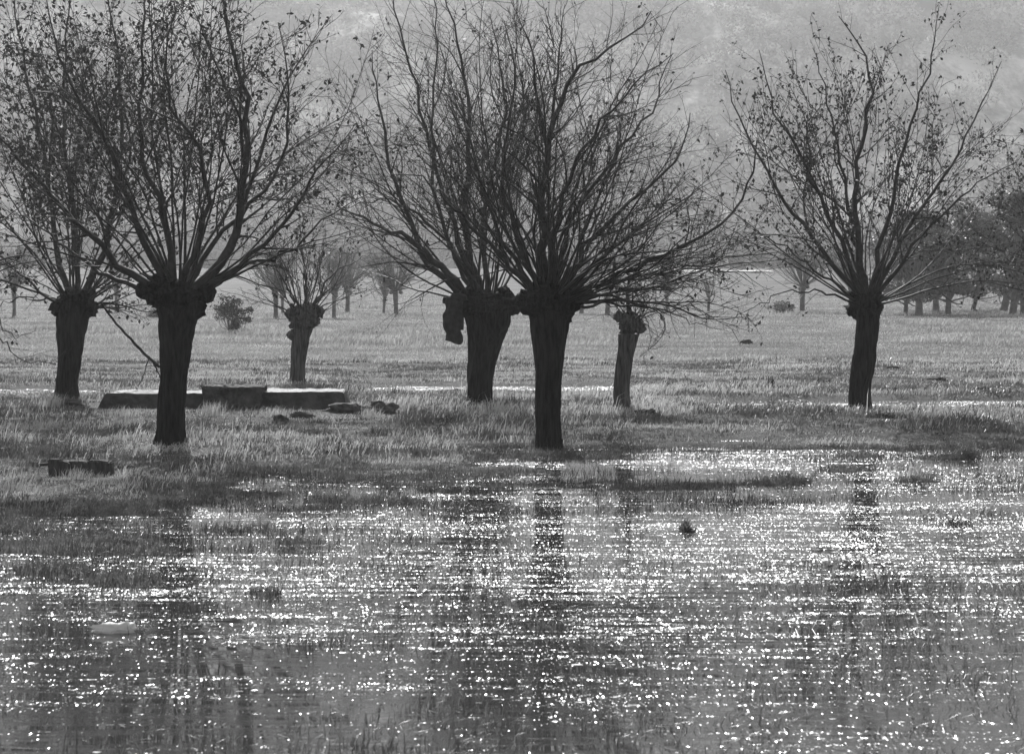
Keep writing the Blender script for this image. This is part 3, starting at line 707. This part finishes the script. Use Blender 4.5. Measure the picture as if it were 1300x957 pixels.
for k, (a, b_, h_, w_, lb) in enumerate(hed):
    bushy('hill_foot_tree', lb, a, b_ + 3, h_, w_, 400 + k, HG, .1, 1300, M_farleaf, .35)

# far bright strip of standing water / road under the hill
sp0 = []
xs = np.linspace(18, 27.5, 30)
sv = []
for x_ in xs:
    y_ = 268 + 1.5 * math.sin(x_ * .05); sv.append((x_, y_, float(height(x_, y_)) + .12)); sv.append((x_, y_ + 6, float(height(x_, y_ + 6)) + .12))
sf = []
for k in range(len(xs) - 1):
    sf += [2 * k, 2 * k + 2, 2 * k + 3, 2 * k + 1]
m, t2, o2 = mat('chalk_track'); bb = N(t2, 'ShaderNodeBsdfPrincipled'); bb.inputs['Base Color'].default_value = (.2, .2, .2, 1); bb.inputs['Roughness'].default_value = .6; t2.links.new(bb.outputs[0], o2.inputs[0])
trk = mesh_np('path', sv, sf, [4] * (len(xs) - 1), m); tag(trk, kind='structure')

# ------------------------------------------------------------------ hillside woodland (one mass)
rg = np.random.default_rng(99)
pts = []
n = 0
while n < 3800:
    y_ = rg.uniform(480, 900); x_ = rg.uniform(-.32, .32) * y_
    if fbm(np.array(x_ * .03), np.array(y_ * .03), 66, 3) < .5 and rg.random() < .9: n += 1; continue
    z_ = float(height(x_, y_)); r_ = rg.uniform(2.5, 5.5); m_ = 190
    q = rg.normal(size=(m_, 3)); q /= np.linalg.norm(q, axis=1, keepdims=True); q *= rg.uniform(.75, 1, (m_, 1)) * np.array([r_, r_, r_ * rg.uniform(.9, 1.4)])
    pts.append(q + np.array([x_, y_, z_ + r_ * .8])); n += 1
wl = leaves_mesh('hillside_woodland', np.concatenate(pts), 1.15, M_hillleaf, None, (0, 0, 0), rg, .1)
tag(wl, 'hazy woodland of scattered crowns covering the steep hillside', 'woodland', kind='stuff')

# ------------------------------------------------------------------ stone slabs
def prism(name, top, bot, material, label, cat, group=None, sub=5, amp=.015, seed=0, lift=0, parent=None):
    """top/bot: four world corners (front-left, front-right, back-right, back-left)"""
    import bmesh
    org = np.mean(bot, axis=0); bm = bmesh.new()
    vs = [bm.verts.new(np.asarray(p) - org) for p in list(bot) + list(top)]
    for f in ((3, 2, 1, 0), (4, 5, 6, 7), (0, 1, 5, 4), (1, 2, 6, 5), (2, 3, 7, 6), (3, 0, 4, 7)): bm.faces.new([vs[i] for i in f])
    bmesh.ops.bevel(bm, geom=bm.edges[:], offset=.012, segments=2, affect='EDGES')
    bmesh.ops.triangulate(bm, faces=bm.faces[:])
    for _ in range(sub):
        eds = [e for e in bm.edges if e.calc_length() > .05]
        if not eds: break
        bmesh.ops.subdivide_edges(bm, edges=eds, cuts=1); bmesh.ops.triangulate(bm, faces=[f for f in bm.faces if len(f.verts) > 3])
    bm.normal_update()
    for v_ in bm.verts:
        nz = mnoise.fractal(v_.co * 5 + Vector((seed, seed, 0)), .8, 2, 5); n2 = mnoise.noise(v_.co * 1.6 + Vector((seed, 0, 3)))
        v_.co += v_.normal * (amp * nz + amp * 1.2 * n2)
    me = bpy.data.meshes.new(name); bm.to_mesh(me); bm.free(); me.materials.append(material)
    o = bpy.data.objects.new(name, me); C.objects.link(o); o.location = org
    if parent: o.parent = parent
    if label: tag(o, label, cat, group)
    return o
def slab(pt, pb, Df, Db, material, label, seed, tilt=(0, 0), amp=.015):
    """pt = (x0,x1,y) top front edge px ; pb = (x0,x1,y) bottom front edge px"""
    zt = at(650, pt[2], Df)[2]
    tl, tr = at(pt[0], pt[2], Df), at(pt[1], pt[2], Df); k = Db / Df
    dl = Db - Df
    bl, br = at(pb[0], pb[2], Df - .05), at(pb[1], pb[2], Df - .05)
    top = [tl + [0, 0, tilt[0]], tr + [0, 0, tilt[1]], tr + [-.05, dl, tilt[1]], tl + [.05, dl, tilt[0]]]
    bot = [bl, br, br + [0, dl + .1, 0], bl + [0, dl + .1, 0]]
    return prism('stone_slab', top, bot, material, label, 'stone slab', 'fallen stone slabs behind the big front-left willow', seed=seed, amp=amp)
Ds = depth_of(524)
slab((134, 268, 499.5), (117, 272, 530), Ds, Ds + 1.25, M_concrete, 'long low stone slab with slanted left end, crossed by the big willow trunk', 3)
slab((325, 436, 497.5), (322, 443, 530), Ds - .1, Ds + 1.2, M_concrete, 'long low stone slab with clean right end below the small knobbly-headed willow', 8)
slab((254, 334, 492), (262, 326, 528), Ds - .35, Ds + .75, M_stone, 'short rough broken stone slab resting higher between the two long slabs', 14, tilt=(.03, -.01), amp=.035)

def rock(px, py, wpx, hpx, label, seed, material=None, name='rock', cat='rock', group='stones lying in the grass right of the slabs', dfac=.7):
    D = depth_of(py); p = gpt(px, py); s = D / FPX; mb = MB()
    lump(mb, (0, 0, hpx * s * .25), (wpx * s * .5, wpx * s * .5 * dfac, hpx * s * .75), 4, .4, 1.6, seed)
    o = mb.build(name, material or M_stone, None, False); o.location = p
    tag(o, label, cat, group); return o
rock(482, 529, 42, 15, 'large rounded dark stone, rightmost by the slabs', 5)
rock(437, 529, 46, 11, 'flat pale-edged stone just off the right slab end', 6)
rock(356, 543, 22, 11, 'small jagged dark stone in front of the right slab', 7)
rock(383, 536, 26, 9, 'low dark stone close under the right slab', 8)
rock(90, 521, 34, 8, 'low dark stone at the foot of the far left willow', 9)
CG = 'dark earth clods and molehills in the open meadow'
for (a, b_, w_, h_, lb) in [(947, 441, 16, 5, 'small earth clod farthest off, near the pale grass belt'), (1046, 489, 20, 5, 'low earth clod just left of the lone willow trunk'),
        (1186, 487, 30, 5, 'flat earth clod right of the lone willow, upper of the group'), (1196, 502, 24, 5, 'low earth clod nearest the bright puddle strip'),
        (1242, 501, 28, 6, 'wide dark earth clod right of the one nearest the puddle'), (1262, 473, 34, 3, 'flat dark earth clod toward the right edge'), (1133, 472, 16, 3, 'tiny earth clod behind the lone willow'),
        (845, 494, 12, 6, 'small dark clod right of the slim willow stem'), (893, 498, 22, 5, 'broad low clod farther right of the slim willow stem'), (820, 531, 26, 8, 'dark mound standing in for the trunk shadow beside the slim willow'), (1122, 535, 22, 6, 'dark mound in place of the trunk shadow at the lone right-hand willow')]:  # last two are dark shapes standing in for the trunk shadows
    rock(a, b_, w_, h_, lb, a, M_clod, 'earth_clod', 'clod', CG)

# ------------------------------------------------------------------ timber, fallen branches, scraps, garment
D = depth_of(613); s = D / FPX
root = empty('rotten_timber', gpt(102, 613) + np.array([0, 0, .035]), 'dark rotten timber baulk split into upright chunks lying in grass at lower left', 'timber')
rg = np.random.default_rng(5); x0 = -40
o = np.array(root.location)
k = 0
while x0 < 38:
    w_ = rg.uniform(9, 20); h_ = rg.uniform(15, 18); g_ = rg.uniform(-1, 2)
    a0, a1 = x0 * s, (x0 + w_ - 1.5) * s; sh = rg.uniform(-3, 5) * s
    bot = [(a0, -.05, -.05), (a1, -.05, -.05), (a1, .12, -.05), (a0, .12, -.05)]
    top = [(a0 + sh, -.04 + g_ * s, h_ * s), (a1 + sh, -.04 + g_ * s, (h_ - rg.uniform(0, 3)) * s), (a1 + sh, .11, h_ * s), (a0 + sh, .11, h_ * s)]
    pr = prism('timber_chunk', top, bot, M_timber, None, None, sub=3, amp=.008, seed=k, parent=root); x0 += w_; k += 1
bk = prism('timber_core', [(-.3, .02, .105), (.30, .02, .10), (.30, .15, .105), (-.3, .15, .105)], [(-.31, .02, -.05), (.31, .02, -.05), (.31, .16, -.05), (-.31, .16, -.05)], M_timber, None, None, sub=3, amp=.01, seed=44, parent=root)

def stick(label, paths, D, name='fallen_branch', group='fallen branches', rb=4):
    org = at(*paths[0][0][0], D); tb = Tubes(); s = D / FPX
    for pts, r0, r1 in paths:
        c = np.array([at(a, b_, D) for a, b_ in pts]); p = spline(c, 14); p += np.random.default_rng(int(pts[0][0])).normal(size=p.shape) * .004
        tb.add(p, r0 * s, r1 * s, 6)
    o = tb.build(name, M_branch, None, org); o.location = org; tag(o, label, 'branch', group); return o
stick('crooked fallen branch lying over the grass above the rotten timber', [([(50, 590), (75, 588), (95, 591), (108, 588), (117, 577)], 2.2, 1.0), ([(106, 589), (108, 597), (109, 603)], 1.4, .8), ([(70, 588), (74, 583), (76, 581)], 1, .5)], depth_of(600))
stick('forked fallen branch in the grass left of the broad central willow', [([(528, 560), (542, 551), (553, 546), (556, 543)], 2.4, 1.2), ([(552, 547), (562, 551), (575, 551)], 2.0, .8), ([(554, 545), (560, 539)], 1, .5)], depth_of(556))
stick('fallen branch beside the foot of the broad central willow, right side', [([(716, 550), (728, 550), (742, 556), (756, 555)], 2.6, 1.0), ([(736, 553), (726, 557)], 1.5, .7)], depth_of(555))
stick('broken branch leaning down against the big front-left willow trunk', [([(128, 383), (140, 402), (160, 424), (180, 446), (203, 466)], 1.4, 2.2), ([(188, 456), (183, 474), (176, 490)], .9, .5), ([(195, 461), (201, 474), (206, 484)], 1.3, .8), ([(196, 462), (216, 474)], 1.2, .7)], depth_of(566))
stick('thin bare twig curving out of the grass in front of the timber', [([(188, 617), (180, 604), (170, 603)], .6, .4), ([(162, 628), (168, 612), (176, 603)], .7, .4)], depth_of(628), group=None)

# garment: folded dark trousers hung over the head of the leaning willow
Dg = depth_of(520) - .45; s = Dg / FPX; org = at(574, 380, Dg)
mb = MB(); rows, cols = 26, 26; V = []
prof = [(0, 8, 577), (.12, 9, 575), (.35, 9.5, 573), (.6, 9, 573), (.82, 9, 574), (1, 9, 573)]
for r_ in range(rows):
    t_ = r_ / (rows - 1); hw = np.interp(t_, [q[0] for q in prof], [q[1] for q in prof]); cx = np.interp(t_, [q[0] for q in prof], [q[2] for q in prof])
    for c_ in range(cols):
        a = 2 * np.pi * c_ / cols; fold = (1 + .25 * math.sin(3 * a + t_ * 2) + .14 * math.sin(7 * a + 4 * t_)) * (1 + .16 * math.sin(9 * t_ + a) + .08 * math.sin(23 * t_ + 2 * a))
        ptt = at(cx + math.cos(a) * hw * fold, 379 + 55 * t_ + (3.5 * math.cos(a) if t_ > .9 else 0), Dg) + np.array([0, math.sin(a) * hw * .5 * fold * s, 0])
        V.append(ptt - org)
F = [(r_ * cols + c_, r_ * cols + (c_ + 1) % cols, (r_ + 1) * cols + (c_ + 1) % cols, (r_ + 1) * cols + c_) for r_ in range(rows - 1) for c_ in range(cols)]
F += [tuple(range(cols)), tuple(range((rows - 1) * cols, rows * cols))]
mb.add(V, F)
# second leg, shorter and behind
V = []
for r_ in range(rows):
    t_ = r_ / (rows - 1)
    for c_ in range(cols):
        a = 2 * np.pi * c_ / cols; fold = 1 + .2 * math.sin(3 * a + 1 + t_ * 3)
        V.append(at(580 + 3 * math.sin(t_ * 2) + math.cos(a) * (4 + 2 * t_) * fold, 377 + 42 * t_, Dg + .06) + np.array([0, math.sin(a) * 4 * s, 0]) - org)
mb.add(V, F)
# fold over the stub
lump(mb, at(582, 378, Dg) - org + np.array([0, .1, 0]), np.array([10 * s, .16, 6 * s]), 3, .3, 2, 4)
o = mb.build('hanging_garment', M_cloth, None, True); o.location = org
tag(o, 'dark garment hanging like trousers from the left side of the leaning willow head', 'garment')

def scrap(px, py, wpx, hpx, label, seed, name):
    D = depth_of(py); s = D / FPX; p = at(px, py, D); p[2] = max(float(height(p[0], p[1])), 0) ; mb = MB()
    lump(mb, (0, 0, hpx * s * .2), (wpx * s * .45, wpx * s * .3, hpx * s * .6), 4, .5, 1.6, seed)
    o = mb.build(name, M_white, None, True); o.location = p; tag(o, label, 'scrap'); return o
scrap(146, 802, 58, 15, 'long white foam scrap floating among grass in the lower left water', 3, 'foam_scrap')
scrap(129, 536, 11, 3, 'tiny white scrap in grass in front of the left slab', 4, 'paper_scrap')

# individual tufts
def tuft(px, py, wpx, hpx, n, label, material, seed):
    global rng
    rng = np.random.default_rng(seed); p = gpt(px, py); s = depth_of(py) / FPX; r_ = wpx * .5 * s
    x = rng.normal(0, r_ * .4, n); y = rng.normal(0, r_ * .4, n)
    o = blades('grass_tuft', x, y, np.full(n, -.02), rng.uniform(.4, 1.15, n) * hpx * s + .06, np.full(n, .0035), rng.uniform(.1, .9, n), material, None)
    o.location = p; tag(o, label, 'tuft', 'single tufts standing out of meadow and water')
tuft(978, 496, 16, 16, 120, 'dark spiky tuft alone in the meadow left of the lone willow', M_darkgrass, 1)
tuft(1215, 668, 46, 30, 110, 'loose tall tuft standing in water near the right edge', M_darkgrass, 2)
tuft(873, 676, 12, 16, 90, 'small dark tuft alone in the water below the slim willow', M_darkgrass, 3)
tuft(470, 536, 30, 14, 160, 'pale dry tuft beside the large rounded stone', M_drygrass, 4)
tuft(520, 532, 26, 24, 200, 'bright pale tuft right of the large rounded stone', M_drygrass, 5)
tuft(65, 524, 34, 22, 160, 'pale bent tuft between far left willow foot and slab end', M_drygrass, 6)
tuft(270, 534, 50, 20, 160, 'pale tuft growing up before the rough middle slab', M_drygrass, 7)
tuft(160, 534, 90, 13, 150, 'pale tuft fringe under the left slab', M_drygrass, 8)
tuft(345, 534, 80, 13, 140, 'pale tuft fringe before the joint of middle and right slab', M_drygrass, 9)
tuft(95, 618, 60, 14, 70, 'thin pale blades slanting across the front of the rotten timber', M_drygrass, 11)
tuft(1232, 582, 40, 14, 220, 'wind-bent grey tuft on the shore at right', M_grass, 10)
